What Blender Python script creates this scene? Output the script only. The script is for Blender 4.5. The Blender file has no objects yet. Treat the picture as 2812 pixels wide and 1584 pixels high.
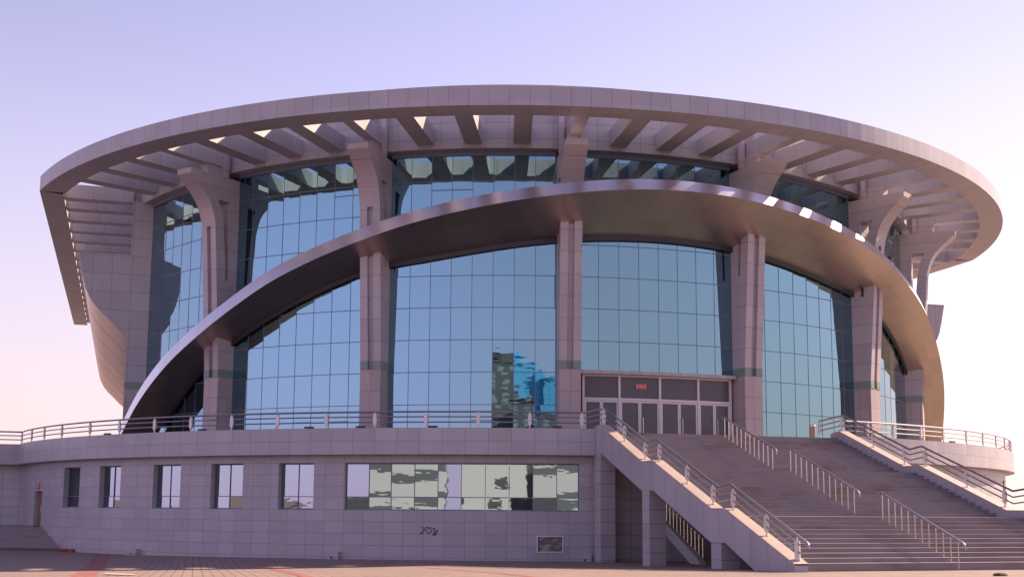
import bpy, math, random
from mathutils import Vector, Matrix
from mathutils.geometry import tessellate_polygon
random.seed(7)
R = math.radians
SC = bpy.context.scene
COL = SC.collection

# ------------------------------------------------------------------ camera
PHI, TH, ROLL = R(15.4), math.atan2(393.0, 3120.0), 0.0068
CAMLOC = Vector((-24.59, -88.61, 2.55))
cd = bpy.data.cameras.new("camera")
cam = bpy.data.objects.new("camera", cd)
COL.objects.link(cam)
cam.matrix_world = Matrix.Translation(CAMLOC) @ Matrix.Rotation(-PHI, 4, 'Z') @ Matrix.Rotation(math.pi / 2 + TH, 4, 'X') @ Matrix.Rotation(ROLL, 4, 'Z')
cd.sensor_width = 36.0
cd.lens = 36.0 * 3120.0 / 2812.0
cd.shift_y = 208.0 / 2812.0
cd.clip_start, cd.clip_end = 0.5, 4000
SC.camera = cam

# ------------------------------------------------------------------ sky, sun, exposure
SUN_EL = R(35)
SUN_AZ = math.atan2(0.972, 0.233)          # clockwise from +Y
sun_dir = Vector((math.sin(SUN_AZ) * math.cos(SUN_EL), math.cos(SUN_AZ) * math.cos(SUN_EL), math.sin(SUN_EL)))
W = bpy.data.worlds.new("World")
SC.world = W
W.use_nodes = True
nt = W.node_tree
nt.nodes.clear()
def wn(t, **k):
    n = nt.nodes.new(t)
    for a, b in k.items(): setattr(n, a, b)
    return n
sky = wn('ShaderNodeTexSky', sky_type='NISHITA', sun_disc=False, sun_elevation=SUN_EL, sun_rotation=SUN_AZ, air_density=1.0, dust_density=0.1, ozone_density=1.0)
tint = wn('ShaderNodeMix', data_type='RGBA', blend_type='MULTIPLY')
tint.inputs['Factor'].default_value = 1.0
tint.inputs[7].default_value = (2.40, 1.48, 1.46, 1)
nt.links.new(sky.outputs[0], tint.inputs[6])
tc = wn('ShaderNodeTexCoord')
sep = wn('ShaderNodeSeparateXYZ')
nt.links.new(tc.outputs['Generated'], sep.inputs[0])
mr = wn('ShaderNodeMapRange', interpolation_type='SMOOTHSTEP')
mr.inputs['From Min'].default_value = -0.02
mr.inputs['From Max'].default_value = 0.40
mr.inputs['To Min'].default_value = 0.80
mr.inputs['To Max'].default_value = 0.0
nt.links.new(sep.outputs['Z'], mr.inputs['Value'])
dot = wn('ShaderNodeVectorMath', operation='DOT_PRODUCT')
nt.links.new(tc.outputs['Generated'], dot.inputs[0])
dot.inputs[1].default_value = sun_dir
ms = wn('ShaderNodeMapRange')
ms.inputs['From Min'].default_value = -1.0
ms.inputs['From Max'].default_value = 1.0
nt.links.new(dot.outputs['Value'], ms.inputs['Value'])
hz = wn('ShaderNodeValToRGB')
els = hz.color_ramp.elements
els[0].position = 0.18; els[0].color = (0.74, 0.63, 1.25, 1)
els[1].position = 0.82; els[1].color = (0.80, 0.69, 0.715, 1)
e_ = els.new(0.50); e_.color = (0.68, 0.56, 0.625, 1)
e_ = els.new(0.68); e_.color = (0.77, 0.66, 0.705, 1)
nt.links.new(ms.outputs[0], hz.inputs[0])
hzs = wn('ShaderNodeVectorMath', operation='SCALE')
hzs.inputs['Scale'].default_value = 7.3
nt.links.new(hz.outputs[0], hzs.inputs[0])
mx = wn('ShaderNodeMix', data_type='RGBA')
nt.links.new(mr.outputs[0], mx.inputs['Factor'])
nt.links.new(tint.outputs[2], mx.inputs[6])
nt.links.new(hzs.outputs[0], mx.inputs[7])
bg = wn('ShaderNodeBackground')
bg.inputs['Strength'].default_value = 0.060
nt.links.new(mx.outputs[2], bg.inputs['Color'])
wo = wn('ShaderNodeOutputWorld')
nt.links.new(bg.outputs[0], wo.inputs['Surface'])

sd = bpy.data.lights.new("sun", 'SUN')
sd.energy, sd.angle, sd.color = 5.0, R(0.5), (1.0, 0.79, 0.55)
sun = bpy.data.objects.new("sun", sd)
COL.objects.link(sun)
sun.rotation_euler = (-sun_dir).to_track_quat('-Z', 'Y').to_euler()
SC.view_settings.view_transform = 'Standard'
SC.view_settings.look = 'None'
SC.view_settings.exposure = 1.30
SC.view_settings.gamma = 1.0

# ------------------------------------------------------------------ materials
def mat(name):
    m = bpy.data.materials.new(name)
    m.use_nodes = True
    n = m.node_tree.nodes
    return m, n, m.node_tree.links, n['Principled BSDF']

def math_node(n, l, op, a, b=None, c=None):
    x = n.new('ShaderNodeMath'); x.operation = op
    for i, v in enumerate((a, b, c)):
        if v is None: continue
        if isinstance(v, (int, float)): x.inputs[i].default_value = v
        else: l.new(v, x.inputs[i])
    return x.outputs[0]

def line_mask(n, l, coord, step, off, width):
    """1 on a joint line of the given width (metres), every step metres"""
    f = math_node(n, l, 'FRACT', math_node(n, l, 'ADD', math_node(n, l, 'DIVIDE', math_node(n, l, 'SUBTRACT', coord, off), step), 0.5))
    d = math_node(n, l, 'MULTIPLY', math_node(n, l, 'ABSOLUTE', math_node(n, l, 'SUBTRACT', f, 0.5)), step)
    return math_node(n, l, 'LESS_THAN', d, width / 2)

def stone(name, tw, th, ou=0.0, ov=0.0, base=(0.39, 0.35, 0.385), joint=(0.215, 0.165, 0.175), lw=0.026, var=0.13, rough=0.42, stain=0.32, hline=True):
    m, n, l, p = mat(name)
    uv = n.new('ShaderNodeUVMap'); uv.uv_map = 'UVMap'
    s = n.new('ShaderNodeSeparateXYZ'); l.new(uv.outputs[0], s.inputs[0])
    mu = line_mask(n, l, s.outputs[0], tw, ou, lw)
    if hline:
        mv = line_mask(n, l, s.outputs[1], th, ov, lw)
        mk = math_node(n, l, 'MAXIMUM', mu, mv)
    else: mk = mu
    cu = math_node(n, l, 'FLOOR', math_node(n, l, 'DIVIDE', math_node(n, l, 'SUBTRACT', s.outputs[0], ou), tw))
    cv = math_node(n, l, 'FLOOR', math_node(n, l, 'DIVIDE', math_node(n, l, 'SUBTRACT', s.outputs[1], ov), th))
    oi = n.new('ShaderNodeObjectInfo')
    cx = n.new('ShaderNodeCombineXYZ'); l.new(cu, cx.inputs[0]); l.new(cv, cx.inputs[1])
    l.new(math_node(n, l, 'MULTIPLY', oi.outputs['Random'], 97.0), cx.inputs[2])
    wnz = n.new('ShaderNodeTexWhiteNoise'); l.new(cx.outputs[0], wnz.inputs[0])
    geo = n.new('ShaderNodeNewGeometry')
    mp = n.new('ShaderNodeMapping'); mp.inputs['Scale'].default_value = (0.9, 0.9, 0.16)
    l.new(geo.outputs['Position'], mp.inputs[0])
    nz = n.new('ShaderNodeTexNoise'); nz.inputs['Scale'].default_value = 0.8; nz.inputs['Detail'].default_value = 6; nz.inputs['Roughness'].default_value = 0.62
    l.new(mp.outputs[0], nz.inputs['Vector'])
    fine = n.new('ShaderNodeTexNoise'); fine.inputs['Scale'].default_value = 9.0; fine.inputs['Detail'].default_value = 5; fine.inputs['Roughness'].default_value = 0.8
    l.new(geo.outputs['Position'], fine.inputs['Vector'])
    v1 = math_node(n, l, 'MULTIPLY_ADD', wnz.outputs['Value'], var, 1.0 - var / 2)
    v2 = math_node(n, l, 'MULTIPLY_ADD', nz.outputs['Fac'], stain, 1.0 - stain / 2)
    v3 = math_node(n, l, 'MULTIPLY_ADD', fine.outputs['Fac'], 0.22, 0.89)
    vv = math_node(n, l, 'MULTIPLY', math_node(n, l, 'MULTIPLY', v1, v2), v3)
    c1 = n.new('ShaderNodeMix'); c1.data_type = 'RGBA'; c1.blend_type = 'MULTIPLY'; c1.inputs['Factor'].default_value = 1
    c1.inputs[6].default_value = (*base, 1)
    cc = n.new('ShaderNodeCombineXYZ')
    for i in range(3): l.new(vv, cc.inputs[i])
    l.new(cc.outputs[0], c1.inputs[7])
    c2 = n.new('ShaderNodeMix'); c2.data_type = 'RGBA'
    l.new(mk, c2.inputs['Factor']); l.new(c1.outputs[2], c2.inputs[6]); c2.inputs[7].default_value = (*joint, 1)
    l.new(c2.outputs[2], p.inputs['Base Color'])
    p.inputs['Roughness'].default_value = rough
    bp = n.new('ShaderNodeBump'); bp.inputs['Strength'].default_value = 0.25; bp.inputs['Distance'].default_value = 0.01
    bp.invert = True
    l.new(mk, bp.inputs['Height']); l.new(bp.outputs[0], p.inputs['Normal'])
    return m

def plain(name, col, rough=0.5, metal=0.0, nscale=3.0, nvar=0.15, bump=0.0, spec=None):
    m, n, l, p = mat(name)
    geo = n.new('ShaderNodeNewGeometry')
    nz = n.new('ShaderNodeTexNoise'); nz.inputs['Scale'].default_value = nscale; nz.inputs['Detail'].default_value = 5
    l.new(geo.outputs['Position'], nz.inputs['Vector'])
    v = math_node(n, l, 'MULTIPLY_ADD', nz.outputs['Fac'], nvar * 2, 1.0 - nvar)
    c1 = n.new('ShaderNodeMix'); c1.data_type = 'RGBA'; c1.blend_type = 'MULTIPLY'; c1.inputs['Factor'].default_value = 1
    c1.inputs[6].default_value = (*col, 1)
    cc = n.new('ShaderNodeCombineXYZ')
    for i in range(3): l.new(v, cc.inputs[i])
    l.new(cc.outputs[0], c1.inputs[7]); l.new(c1.outputs[2], p.inputs['Base Color'])
    p.inputs['Roughness'].default_value = rough
    p.inputs['Metallic'].default_value = metal
    if spec is not None: p.inputs['Specular IOR Level'].default_value = spec
    if bump:
        b = n.new('ShaderNodeBump'); b.inputs['Strength'].default_value = bump; b.inputs['Distance'].default_value = 0.05
        l.new(nz.outputs['Fac'], b.inputs['Height']); l.new(b.outputs[0], p.inputs['Normal'])
    return m

def panel_metal(name, col, rough, tu, tv, lw=0.03, bump=0.3, jd=0.45, bscale=0.6, metal=1.0):
    m, n, l, p = mat(name)
    uv = n.new('ShaderNodeUVMap'); uv.uv_map = 'UVMap'
    s = n.new('ShaderNodeSeparateXYZ'); l.new(uv.outputs[0], s.inputs[0])
    mk = line_mask(n, l, s.outputs[0], tu, 0, lw)
    if tv: mk = math_node(n, l, 'MAXIMUM', mk, line_mask(n, l, s.outputs[1], tv, 0, lw))
    geo = n.new('ShaderNodeNewGeometry')
    nz = n.new('ShaderNodeTexNoise'); nz.inputs['Scale'].default_value = bscale; nz.inputs['Detail'].default_value = 2
    l.new(geo.outputs['Position'], nz.inputs['Vector'])
    cu = math_node(n, l, 'FLOOR', math_node(n, l, 'DIVIDE', s.outputs[0], tu))
    cv = math_node(n, l, 'FLOOR', math_node(n, l, 'DIVIDE', s.outputs[1], tv or 50.0))
    cx = n.new('ShaderNodeCombineXYZ'); l.new(cu, cx.inputs[0]); l.new(cv, cx.inputs[1])
    wnz = n.new('ShaderNodeTexWhiteNoise'); l.new(cx.outputs[0], wnz.inputs[0])
    v = math_node(n, l, 'MULTIPLY', math_node(n, l, 'MULTIPLY_ADD', wnz.outputs['Value'], 0.14, 0.93), math_node(n, l, 'MULTIPLY_ADD', mk, -jd, 1.0))
    c1 = n.new('ShaderNodeMix'); c1.data_type = 'RGBA'; c1.blend_type = 'MULTIPLY'; c1.inputs['Factor'].default_value = 1
    c1.inputs[6].default_value = (*col, 1)
    cc = n.new('ShaderNodeCombineXYZ')
    for i in range(3): l.new(v, cc.inputs[i])
    l.new(cc.outputs[0], c1.inputs[7]); l.new(c1.outputs[2], p.inputs['Base Color'])
    p.inputs['Metallic'].default_value = metal
    p.inputs['Roughness'].default_value = rough
    if bump:
        b = n.new('ShaderNodeBump'); b.inputs['Strength'].default_value = bump; b.inputs['Distance'].default_value = 0.06
        l.new(nz.outputs['Fac'], b.inputs['Height']); l.new(b.outputs[0], p.inputs['Normal'])
    return m

def glass_mat(name, col, rough=0.012, wav=0.03, bscale=0.5, stretch=(1, 1, 1), det=1.5):
    m, n, l, p = mat(name)
    p.inputs['Base Color'].default_value = (*col, 1)
    p.inputs['Metallic'].default_value = 1.0
    p.inputs['Roughness'].default_value = rough
    geo = n.new('ShaderNodeNewGeometry')
    nz = n.new('ShaderNodeTexNoise'); nz.inputs['Scale'].default_value = bscale; nz.inputs['Detail'].default_value = det
    mp = n.new('ShaderNodeMapping'); mp.inputs['Scale'].default_value = stretch
    l.new(geo.outputs['Position'], mp.inputs[0]); l.new(mp.outputs[0], nz.inputs['Vector'])
    b = n.new('ShaderNodeBump'); b.inputs['Strength'].default_value = wav; b.inputs['Distance'].default_value = 0.1
    l.new(nz.outputs['Fac'], b.inputs['Height']); l.new(b.outputs[0], p.inputs['Normal'])
    return m

M_FASCIA = stone('roof_stone', 1.033, 1.2, hline=False, var=0.09)
M_DRUM = stone('drum_stone', 1.25, 0.93, ov=22.9)
M_COL = stone('column_stone', 50.0, 1.205, ou=20, ov=0.685, base=(0.42, 0.357, 0.388))
M_BASE = stone('column_base_stone', 0.6, 1.2, ov=9.98, base=(0.40, 0.305, 0.315))
M_BEAM = stone('beam_stone', 1.9, 50.0, ou=0.35, ov=20, lw=0.02)
M_CAP = stone('end_wall_stone', 1.22, 1.205, ou=0.05, ov=0.685)
M_PARAPET = stone('parapet_stone', 1.124, 0.65, ov=5.08, joint=(0.25, 0.20, 0.22))
M_WALL = stone('lower_wall_stone', 1.017, 0.575, ov=4.70, joint=(0.255, 0.205, 0.225))
M_STRING = stone('stair_stone', 1.25, 50.0, ou=0.1, ov=20)
M_PIER = stone('pier_stone', 50.0, 0.6, ou=20, ov=0.1)
M_COPING = stone('coping_stone', 1.3, 50.0, ov=20, base=(0.45, 0.355, 0.32), joint=(0.31, 0.235, 0.21), lw=0.02)
M_BAND = plain('green_band_stone', (0.20, 0.235, 0.21), 0.4)
M_STEP = None
M_GLASS = glass_mat('mirror_glass', (0.19, 0.325, 0.385), 0.012, 0.035, 0.7, (0.6, 0.6, 1.8), 3)
M_GLASSLOW = glass_mat('window_glass', (0.27, 0.345, 0.385), 0.012, 0.03, 0.8, (0.55, 0.55, 1.3), 3)
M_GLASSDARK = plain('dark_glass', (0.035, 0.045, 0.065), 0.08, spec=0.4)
M_DOORGLASS = plain('door_glass', (0.10, 0.085, 0.105), 0.22, spec=0.35)
M_MULL = plain('dark_mullion_metal', (0.14, 0.165, 0.24), 0.4)
M_HEAD = plain('dark_head_frame', (0.03, 0.032, 0.045), 0.5)
M_ALU = plain('door_frame_metal', (0.66, 0.56, 0.57), 0.38, nvar=0.06)
M_STEEL = plain('stainless_steel', (0.58, 0.52, 0.50), 0.30, 1.0, nvar=0.08)
M_STEELDARK = plain('rail_steel', (0.36, 0.33, 0.36), 0.34, 0.9, nvar=0.1)
M_POST = plain('post_plate_metal', (0.62, 0.56, 0.56), 0.4, 0.25, nvar=0.12)
M_SOFFIT = panel_metal('gold_soffit_metal', (0.58, 0.44, 0.37), 0.33, 1.6, 1.3, lw=0.022, bump=0.9, jd=0.3, bscale=0.35, metal=0.95)
M_EDGE = panel_metal('silver_edge_metal', (0.72, 0.65, 0.69), 0.30, 1.6, 0, bump=0.25, jd=0.15)
M_SHELL = panel_metal('side_shell_metal', (0.60, 0.47, 0.45), 0.42, 8.4, 0, lw=0.6, bump=0.35, jd=0.55)
M_ROOF = plain('roof_membrane', (0.30, 0.29, 0.29), 0.8)
M_TERR = plain('terrace_floor', (0.20, 0.17, 0.165), 0.7)
M_DARK = plain('black_void', (0.01, 0.01, 0.012), 0.8)
M_RED = plain('red_sign_paint', (0.55, 0.035, 0.05), 0.45)
M_WHITE = plain('white_paint', (0.78, 0.72, 0.72), 0.5)
M_INK = plain('black_marker_ink', (0.03, 0.015, 0.035), 0.7)
M_DOORBR = plain('brown_metal_door', (0.20, 0.11, 0.06), 0.5)
M_BRICK = plain('red_brick', (0.34, 0.07, 0.05), 0.85)
M_BLACKPL = plain('black_lamp_housing', (0.025, 0.022, 0.025), 0.5)

def step_material():
    m, n, l, p = mat('step_granite')
    geo = n.new('ShaderNodeNewGeometry')
    mp = n.new('ShaderNodeMapping'); mp.inputs['Scale'].default_value = (0.5, 0.8, 1.6)
    l.new(geo.outputs['Position'], mp.inputs[0])
    a = n.new('ShaderNodeTexNoise'); a.inputs['Scale'].default_value = 0.7; a.inputs['Detail'].default_value = 6; a.inputs['Roughness'].default_value = 0.65
    l.new(mp.outputs[0], a.inputs['Vector'])
    mp2 = n.new('ShaderNodeMapping'); mp2.inputs['Scale'].default_value = (0.9, 0.05, 9.0)
    l.new(geo.outputs['Position'], mp2.inputs[0])
    b = n.new('ShaderNodeTexNoise'); b.inputs['Scale'].default_value = 1.0; b.inputs['Detail'].default_value = 4
    l.new(mp2.outputs[0], b.inputs['Vector'])
    r = n.new('ShaderNodeValToRGB')
    r.color_ramp.elements[0].position = 0.52; r.color_ramp.elements[0].color = (0, 0, 0, 1)
    r.color_ramp.elements[1].position = 0.66; r.color_ramp.elements[1].color = (1, 1, 1, 1)
    l.new(a.outputs['Fac'], r.inputs[0])
    base = n.new('ShaderNodeMix'); base.data_type = 'RGBA'
    l.new(b.outputs['Fac'], base.inputs['Factor'])
    base.inputs[6].default_value = (0.20, 0.165, 0.18, 1); base.inputs[7].default_value = (0.29, 0.24, 0.255, 1)
    c2 = n.new('ShaderNodeMix'); c2.data_type = 'RGBA'
    l.new(math_node(n, l, 'MULTIPLY', r.outputs[0], 0.65), c2.inputs['Factor']); l.new(base.outputs[2], c2.inputs[6]); c2.inputs[7].default_value = (0.18, 0.105, 0.08, 1)
    l.new(c2.outputs[2], p.inputs['Base Color']); p.inputs['Roughness'].default_value = 0.75; p.inputs['Specular IOR Level'].default_value = 0.25
    return m
M_STEP = step_material()

def paving_material(name, c1, c2, red=False):
    m, n, l, p = mat(name)
    geo = n.new('ShaderNodeNewGeometry')
    br = n.new('ShaderNodeTexBrick')
    br.offset = 0.5; br.inputs['Scale'].default_value = 1.0
    br.inputs['Brick Width'].default_value = 0.42; br.inputs['Row Height'].default_value = 0.30
    br.inputs['Mortar Size'].default_value = 0.018
    br.inputs['Color1'].default_value = (*c1, 1); br.inputs['Color2'].default_value = (*c2, 1)
    br.inputs['Mortar'].default_value = (c1[0] * 0.45, c1[1] * 0.45, c1[2] * 0.45, 1)
    mp = n.new('ShaderNodeMapping'); mp.inputs['Rotation'].default_value = (0, 0, R(90))
    l.new(geo.outputs['Position'], mp.inputs[0]); l.new(mp.outputs[0], br.inputs['Vector'])
    nz = n.new('ShaderNodeTexNoise'); nz.inputs['Scale'].default_value = 0.35; nz.inputs['Detail'].default_value = 7; nz.inputs['Roughness'].default_value = 0.65
    l.new(geo.outputs['Position'], nz.inputs['Vector'])
    v = math_node(n, l, 'MULTIPLY_ADD', nz.outputs['Fac'], 0.55, 0.72)
    cc = n.new('ShaderNodeCombineXYZ')
    for i in range(3): l.new(v, cc.inputs[i])
    mm = n.new('ShaderNodeMix'); mm.data_type = 'RGBA'; mm.blend_type = 'MULTIPLY'; mm.inputs['Factor'].default_value = 1
    l.new(br.outputs['Color'], mm.inputs[6]); l.new(cc.outputs[0], mm.inputs[7])
    l.new(mm.outputs[2], p.inputs['Base Color']); p.inputs['Roughness'].default_value = 0.85
    b = n.new('ShaderNodeBump'); b.inputs['Strength'].default_value = 0.4; b.inputs['Distance'].default_value = 0.02; b.invert = True
    l.new(br.outputs['Fac'], b.inputs['Height']); l.new(b.outputs[0], p.inputs['Normal'])
    return m
M_PAVE = paving_material('plaza_paving', (0.265, 0.175, 0.16), (0.215, 0.152, 0.142))
M_PAVERED = paving_material('red_paving', (0.29, 0.105, 0.088), (0.25, 0.092, 0.08))

# ------------------------------------------------------------------ mesh helpers
Z = Vector((0, 0, 1))
def P(psi, r, z):
    s = R(psi)
    return Vector((r * math.sin(s), -r * math.cos(s), z))

class MB:
    def __init__(self): self.v = []; self.f = []; self.uv = []; self.mi = []
    def face(self, pts, uvs=None, m=0):
        pts = [Vector(p) for p in pts]
        if uvs is None:
            nrm = Vector((0, 0, 0))
            for i in range(len(pts)):
                a, b = pts[i], pts[(i + 1) % len(pts)]
                nrm += Vector(((a.y - b.y) * (a.z + b.z), (a.z - b.z) * (a.x + b.x), (a.x - b.x) * (a.y + b.y)))
            if nrm.length > 0: nrm.normalize()
            if abs(nrm.z) > 0.8: uvs = [(p.x, p.y) for p in pts]
            else:
                t = Z.cross(nrm); t.normalize()
                uvs = [(p.dot(t), p.z) for p in pts]
        b = len(self.v)
        self.v += [tuple(p) for p in pts]
        self.f.append(tuple(range(b, b + len(pts))))
        self.uv += [tuple(u[:2]) for u in uvs]
        self.mi.append(m)
    def hexa(self, c, m=0):
        """c: 8 corners, bottom 0-3 ccw from above, top 4-7"""
        for q in ((3, 2, 1, 0), (4, 5, 6, 7), (0, 1, 5, 4), (1, 2, 6, 5), (2, 3, 7, 6), (3, 0, 4, 7)):
            self.face([c[i] for i in q], None, m)
    def box(self, o, ex, ey, a0, a1, b0, b1, z0, z1, m=0):
        o, ex, ey = Vector(o), Vector(ex), Vector(ey)
        c = [o + ex * a + ey * b + Z * z for z in (z0, z1) for a, b in ((a0, b0), (a1, b0), (a1, b1), (a0, b1))]
        self.hexa(c, m)
    def aabox(self, x0, x1, y0, y1, z0, z1, m=0): self.box((0, 0, 0), (1, 0, 0), (0, 1, 0), x0, x1, y0, y1, z0, z1, m)
    def prism(self, loop, f, t0, t1, hole=None, m=0, mside=None, caps=(True, True)):
        """loop: 2-D points; f(a,b,t)->Vector; extruded t0..t1"""
        loops = [loop] + ([hole] if hole else [])
        flat = [p for lp in loops for p in lp]
        tris = tessellate_polygon([[Vector((a, b, 0)) for a, b in lp] for lp in loops])
        for t, on in ((t0, caps[0]), (t1, caps[1])):
            if not on: continue
            for tr in tris: self.face([f(*flat[i], t) for i in tr], [flat[i] for i in tr], m)
        for lp in loops:
            for i in range(len(lp)):
                a, b = lp[i], lp[(i + 1) % len(lp)]
                self.face([f(*a, t0), f(*b, t0), f(*b, t1), f(*a, t1)], None if mside is None else None, m if mside is None else mside)
    def tube(self, pts, r, n=8, m=0, closed_ends=True):
        pts = [Vector(p) for p in pts]
        rings = []
        for i, p in enumerate(pts):
            d = (pts[min(i + 1, len(pts) - 1)] - pts[max(i - 1, 0)])
            if d.length < 1e-9: d = Vector((1, 0, 0))
            d.normalize()
            up = Z if abs(d.z) < 0.95 else Vector((1, 0, 0))
            a = d.cross(up); a.normalize(); b = a.cross(d)
            rings.append([p + (a * math.cos(2 * math.pi * k / n) + b * math.sin(2 * math.pi * k / n)) * r for k in range(n)])
        for i in range(len(rings) - 1):
            for k in range(n):
                self.face([rings[i][k], rings[i][(k + 1) % n], rings[i + 1][(k + 1) % n], rings[i + 1][k]], [(0, 0)] * 4, m)
        if closed_ends:
            self.face(rings[0][::-1], [(0, 0)] * n, m); self.face(rings[-1], [(0, 0)] * n, m)
    def lathe(self, prof, n=12, m=0, o=(0, 0, 0)):
        o = Vector(o)
        for i in range(len(prof) - 1):
            (r0, z0), (r1, z1) = prof[i], prof[i + 1]
            for k in range(n):
                a, b = 2 * math.pi * k / n, 2 * math.pi * (k + 1) / n
                self.face([o + Vector((r0 * math.cos(a), r0 * math.sin(a), z0)), o + Vector((r0 * math.cos(b), r0 * math.sin(b), z0)),
                           o + Vector((r1 * math.cos(b), r1 * math.sin(b), z1)), o + Vector((r1 * math.cos(a), r1 * math.sin(a), z1))], [(0, 0)] * 4, m)
    def sweep(self, sect, psis, m=0, caps=True, closed=True, ruv=None):
        """sect: (r,z) points swept round the axis"""
        n = len(sect)
        acc = [0.0]
        for i in range(n): acc.append(acc[-1] + math.dist(sect[i], sect[(i + 1) % n]))
        for i in range(n if closed else n - 1):
            (r0, z0), (r1, z1) = sect[i], sect[(i + 1) % n]
            vert = abs(z1 - z0) > abs(r1 - r0)
            for a, b in zip(psis[:-1], psis[1:]):
                rr = ruv or max(r0, r1)
                ua, ub = R(a) * rr, R(b) * rr
                v0, v1 = (z0, z1) if vert else (r0, r1)
                self.face([P(a, r0, z0), P(b, r0, z0), P(b, r1, z1), P(a, r1, z1)], [(ua, v0), (ub, v0), (ub, v1), (ua, v1)], m)
        if caps and closed:
            self.face([P(psis[0], r, z) for r, z in sect]); self.face([P(psis[-1], r, z) for r, z in sect])
    def mesh(self, name, mats, weld=False):
        me = bpy.data.meshes.new(name)
        me.from_pydata(self.v, [], self.f)
        lay = me.uv_layers.new(name='UVMap')
        flat = [c for u in self.uv for c in u]
        lay.data.foreach_set('uv', flat)
        for mm in mats: me.materials.append(mm)
        me.polygons.foreach_set('material_index', self.mi)
        if weld:
            import bmesh
            bm = bmesh.new(); bm.from_mesh(me)
            bmesh.ops.remove_doubles(bm, verts=bm.verts, dist=0.0005)
            for f in bm.faces: f.smooth = True
            for e in bm.edges:
                if len(e.link_faces) == 2 and e.calc_face_angle(0) > R(35): e.smooth = False
            bm.to_mesh(me); bm.free()
        me.update()
        return me
    def build(self, name, mats, parent=None, weld=False):
        if not isinstance(mats, (list, tuple)): mats = [mats]
        return link(name, self.mesh(name, mats, weld), parent)

def link(name, me, parent=None, rot=0.0, loc=(0, 0, 0)):
    o = bpy.data.objects.new(name, me)
    COL.objects.link(o)
    o.location = loc
    o.rotation_euler = (0, 0, rot)
    if parent is not None: o.parent = parent
    return o

def tag(o, label=None, cat=None, group=None, kind=None):
    if label: o['label'] = label
    if cat: o['category'] = cat
    if group: o['group'] = group
    if kind: o['kind'] = kind
    return o

def thing(name, label, cat, loc=(0, 0, 0), rot=0.0, group=None):
    o = bpy.data.objects.new(name, None)
    o.empty_display_size = 0.3
    COL.objects.link(o)
    o.location = loc
    o.rotation_euler = (0, 0, rot)
    return tag(o, label, cat, group)

def frange(a, b, step):
    n = max(1, int(round(abs(b - a) / step)))
    return [a + (b - a) * i / n for i in range(n + 1)]

# ------------------------------------------------------------------ plaza
GY = [-400, -88, -75, -65, -55, -50, -43, -36, -31, -24, -10, 30, 900]
GZ = [0.95, 0.95, 0.95, 0.8, 0.55, 0.38, 0.13, 0.0, 0.0, -0.1, -0.15, -0.15, -0.15]
def zg(y):
    for i in range(len(GY) - 1):
        if y <= GY[i + 1]:
            t = (y - GY[i]) / (GY[i + 1] - GY[i])
            return GZ[i] + (GZ[i + 1] - GZ[i]) * max(0, t)
    return GZ[-1]
mb = MB()
xs = [-1500, -300, -80, 80, 300, 1500]
ys = [-1500, -400, -120] + frange(-88, -8, 2.0) + [30, 200, 1500]
for x0, x1 in zip(xs[:-1], xs[1:]):
    for y0, y1 in zip(ys[:-1], ys[1:]):
        mb.face([(x0, y0, zg(y0)), (x1, y0, zg(y0)), (x1, y1, zg(y1)), (x0, y1, zg(y1))])
tag(mb.build('plaza', M_PAVE, weld=True), kind='structure')
def ground_strip(name, a, b, w, m, lift=0.006):
    mb = MB()
    a, b = Vector((*a, 0)), Vector((*b, 0))
    d = b - a; L = d.length; d.normalize(); sdv = d.cross(Z) * w / 2
    n = max(2, int(L / 1.0))
    for i in range(n):
        p, q = a + d * (L * i / n), a + d * (L * (i + 1) / n)
        pts = []
        for c in (p - sdv, q - sdv, q + sdv, p + sdv): pts.append((c.x, c.y, zg(c.y) + lift))
        mb.face(pts)
    return mb.build(name, m)
tag(ground_strip('paving_stripe', (-29.3, -22.5), (-27.2, -62), 0.72, M_PAVERED), kind='structure')
tag(ground_strip('paving_stripe', (-21.7, -36.8), (-21.4, -62), 0.36, M_PAVERED), kind='structure')
tag(ground_strip('paving_stripe', (-15.6, -39.0), (-15.2, -62), 0.30, M_PAVERED), kind='structure')

b_ = MB()
b_.face([(-400, -64, 0.87), (400, -64, 0.87), (400, -75, 0.962), (-400, -75, 0.962)]); b_.face([(-400, -75, 0.962), (400, -75, 0.962), (400, -132, 0.962), (-400, -132, 0.962)])
tag(b_.build('unseen_dark_ground', plain('bounce_cutting_dark', (0.05, 0.048, 0.05), 0.9, nscale=1.5, nvar=0.25)), kind='structure')  # unseen dark sheet, added to cut light bounced onto the roof undersides
# ------------------------------------------------------------------ arena building
ARENA = thing('arena_building', 'round granite arena with overhanging ring roof, blue mirror glass and arched metal canopy', 'building', (0, 0, 6.2))
class _Off: pass
def apart(name, mbx, mats, parent=None, weld=False):
    o = mbx.build(name, mats, parent or ARENA, weld)
    if parent is None: o.location = (0, 0, -6.2)
    return o
def alink(name, me, rot=0.0, parent=None):
    o = link(name, me, parent or ARENA, rot)
    if parent is None: o.location = (0, 0, -6.2)
    return o

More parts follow.
